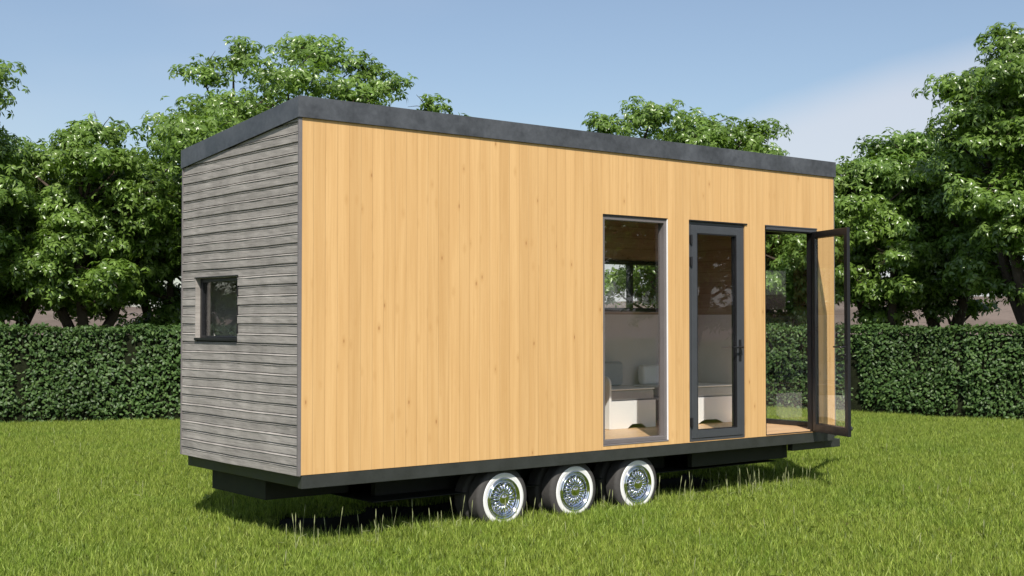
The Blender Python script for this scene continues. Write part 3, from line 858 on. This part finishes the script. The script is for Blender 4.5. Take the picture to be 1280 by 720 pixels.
# ------------------------------------------------------------------ grass (one object; its patch is repeated by geometry nodes)
def grass():
    rng = np.random.default_rng(9)
    nb = 2200; rad = .46
    r = rad * np.sqrt(rng.random(nb)); a = rng.random(nb) * 2 * np.pi
    base = np.stack([r * np.cos(a), r * np.sin(a), np.full(nb, -.005)], 1)
    h = rng.gamma(5.5, .0125, nb).clip(.025, .13)
    la = rng.random(nb) * 2 * np.pi; lm = rng.uniform(.05, .55, nb)
    d = np.stack([np.cos(la), np.sin(la), np.zeros(nb)], 1)
    fa = rng.random(nb) * 2 * np.pi
    s = np.stack([np.cos(fa), np.sin(fa), np.zeros(nb)], 1) * (rng.uniform(.0026, .0048, nb))[:, None]
    up = np.array([0, 0, 1.])
    m1 = base + up * h[:, None] * .55 + d * (h * lm * .25)[:, None]
    tip = base + up * h[:, None] * (1 - .25 * lm)[:, None] + d * (h * lm)[:, None]
    V = np.stack([base - s, base + s, m1 - s * .85, m1 + s * .85, tip], 1).reshape(-1, 3)
    q = np.arange(nb)[:, None] * 5
    F = np.concatenate([q + np.array([[0, 1, 3]]), q + np.array([[0, 3, 2]]), q + np.array([[2, 3, 4]])])
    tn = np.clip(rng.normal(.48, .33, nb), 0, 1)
    tone = np.stack([tn - .15, tn - .15, tn, tn, tn + .12], 1).clip(0, 1).ravel()  # shade between blades painted in: darker roots, lighter tips
    me = np_mesh('grass', V, F, tone)
    b = NB('meadow grass'); 
    at = b.n('Attribute', attribute_name='tone').outputs['Fac']
    p = b.pos()
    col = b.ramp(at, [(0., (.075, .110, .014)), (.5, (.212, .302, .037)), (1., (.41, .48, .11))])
    n1 = b.noise(p, .45, 4, .6); n2 = b.noise(p, 4.5, 3, .6); n3 = b.noise(p, 11., 2, .5); n4 = b.noise(p, 14., 3, .6)
    col = b.mix(b.rng(n1, .48, .66, 0, .35), col, b.mix(1., col, (.62, .80, .65, 1), 'MULTIPLY'))
    col = b.mix(b.rng(n2, .5, .72, 0, .5), col, b.mix(1., col, (1.2, 1.08, 1.15, 1), 'MULTIPLY'))
    kk = b.rng(n4, .3, .7, .58, 1.40, False)
    col = b.mix(1., col, b.comb(kk, kk, kk), 'MULTIPLY')
    brown = b.rng(n3, .705, .74, 0, .85)
    col = b.mix(brown, col, (.17, .105, .085, 1))
    pr = b.bsdf(col, .48, 0, .32)
    tr = b.n('BsdfTranslucent', {0: b.mix(1., col, (1.15, 1.2, .5, 1), 'MULTIPLY')})
    ms = b.n('MixShader', {0: .32, 1: pr.outputs[0], 2: tr.outputs[0]})
    b.t.links.new(ms.outputs[0], b.out.inputs[0])
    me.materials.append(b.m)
    x, y = cam_xy(640, 20.5)
    o = link('grass', me, None, None, (x, y, 0)); o.rotation_euler = (0, 0, -YAW)
    tag(o, label='bright green meadow grass covering the whole lawn', cat='grass', kind='stuff')
    g = bpy.data.node_groups.new('grass field', 'GeometryNodeTree')
    g.interface.new_socket('Geometry', in_out='INPUT', socket_type='NodeSocketGeometry')
    g.interface.new_socket('Geometry', in_out='OUTPUT', socket_type='NodeSocketGeometry')
    n = g.nodes.new; l = g.links.new
    gi = n('NodeGroupInput'); go = n('NodeGroupOutput')
    gr = n('GeometryNodeMeshGrid'); gr.inputs['Size X'].default_value = 31; gr.inputs['Size Y'].default_value = 27
    gr.inputs['Vertices X'].default_value = 79; gr.inputs['Vertices Y'].default_value = 69
    mp_ = n('GeometryNodeMeshToPoints')
    rp = n('FunctionNodeRandomValue'); rp.data_type = 'FLOAT_VECTOR'; rp.inputs[0].default_value = (-.14, -.14, -.012); rp.inputs[1].default_value = (.14, .14, .006)
    sp = n('GeometryNodeSetPosition')
    rr = n('FunctionNodeRandomValue'); rr.data_type = 'FLOAT_VECTOR'; rr.inputs[0].default_value = (0, 0, 0); rr.inputs[1].default_value = (0, 0, 6.283); rr.inputs['Seed'].default_value = 3
    rs = n('FunctionNodeRandomValue'); rs.data_type = 'FLOAT_VECTOR'; rs.inputs[0].default_value = (.95, .95, .62); rs.inputs[1].default_value = (1.12, 1.12, 1.30); rs.inputs['Seed'].default_value = 7
    ip = n('GeometryNodeInstanceOnPoints')
    l(gr.outputs['Mesh'], mp_.inputs['Mesh']); l(mp_.outputs[0], sp.inputs['Geometry']); l(rp.outputs[0], sp.inputs['Offset'])
    po = n('GeometryNodeInputPosition')
    def dot(vx, vy, c0):
        d = n('ShaderNodeVectorMath'); d.operation = 'DOT_PRODUCT'; d.inputs[1].default_value = (vx, vy, 0); l(po.outputs[0], d.inputs[0])
        a = n('ShaderNodeMath'); a.operation = 'ADD'; a.inputs[1].default_value = c0; l(d.outputs['Value'], a.inputs[0])
        b_ = n('ShaderNodeMath'); b_.operation = 'ABSOLUTE'; l(a.outputs[0], b_.inputs[0]); return b_.outputs[0]
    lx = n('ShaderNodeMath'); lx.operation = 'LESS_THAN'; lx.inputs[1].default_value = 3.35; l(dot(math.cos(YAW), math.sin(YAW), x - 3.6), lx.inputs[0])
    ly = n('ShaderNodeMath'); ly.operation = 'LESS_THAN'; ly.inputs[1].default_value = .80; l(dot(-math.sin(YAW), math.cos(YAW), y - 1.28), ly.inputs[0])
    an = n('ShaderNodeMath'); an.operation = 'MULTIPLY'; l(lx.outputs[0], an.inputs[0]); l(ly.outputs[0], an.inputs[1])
    dg = n('GeometryNodeDeleteGeometry'); dg.domain = 'POINT'; l(sp.outputs[0], dg.inputs['Geometry']); l(an.outputs[0], dg.inputs['Selection'])  # blades left out below the house so its shade reads blacker
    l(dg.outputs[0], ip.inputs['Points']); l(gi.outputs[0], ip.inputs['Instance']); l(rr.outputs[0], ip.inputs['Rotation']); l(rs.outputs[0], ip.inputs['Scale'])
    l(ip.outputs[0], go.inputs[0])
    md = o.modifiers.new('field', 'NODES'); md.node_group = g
grass()

def seed_stems():
    rng = np.random.default_rng(17); rnd = random.Random(17); mb = MB()
    spots = []
    # thicker along the sheltered edge of the trailer's shadow, thin elsewhere
    for _ in range(110): spots.append((rnd.uniform(-.1, 7.2), rnd.uniform(-.1, .45), rnd.choice((rnd.uniform(.10, .19), rnd.uniform(.12, .30)))))
    for _ in range(90):
        x, y = cam_xy(rnd.uniform(0, 1280), rnd.uniform(9.5, 24)); 
        if -.2 < x < 7.5 and .3 < y < 2.3: continue
        spots.append((x, y, rnd.uniform(.10, .16)))
    for x, y, h in spots:
        a = rnd.uniform(0, 6.28); k = rnd.uniform(.02, .14) * h
        p0 = Vector((x, y, 0)); p1 = Vector((x + math.cos(a) * k * .4, y + math.sin(a) * k * .4, h * .6)); p2 = Vector((x + math.cos(a) * k, y + math.sin(a) * k, h))
        mb.tube([p0, p1, p2], [.0016, .0014, .0012], 3)
        d = (p2 - p1).normalized()
        mb.tube([p2 - d * .005, p2 + d * .02, p2 + d * .055, p2 + d * .08], [.0013, .0042, .0038, .0010], 5)
        if rnd.random() < .5:
            b2 = a + rnd.uniform(1, 5)
            mb.tube([p0, Vector((x + math.cos(b2) * .03, y + math.sin(b2) * .03, h * .45)), Vector((x + math.cos(b2) * .11, y + math.sin(b2) * .11, h * .55))], [.0035, .003, .001], 3)
    o = mb.build('seed_grass', M['seed'], None)
    tag(o, label='thin pale grass stems with seed heads rising above the lawn', cat='grass', kind='stuff')
seed_stems()

def weeds():
    rng = np.random.default_rng(23); C = []; Nn = []
    for _ in range(80):
        x, y = cam_xy(rng.uniform(-40, 1320), 9.6 + 11 * rng.random() ** 1.4)
        if -.2 < x < 7.5 and -.2 < y < 2.5: continue
        k = rng.integers(2, 6)
        for _ in range(k):
            C.append((x + rng.normal(0, .05), y + rng.normal(0, .05), rng.uniform(.05, .10))); Nn.append((rng.normal(0, .3), rng.normal(0, .3), 1))
    V, F, tone = leaves(np.array(C), np.array(Nn), rng, nl=(5, 7), length=.055, width=.012, droop=.2)
    o = link('weeds', np_mesh('weeds', V, F, tone), M['grass'])
    tag(o, label='small dark broad leaved weeds scattered between the grass blades', cat='weeds', kind='stuff')
weeds()
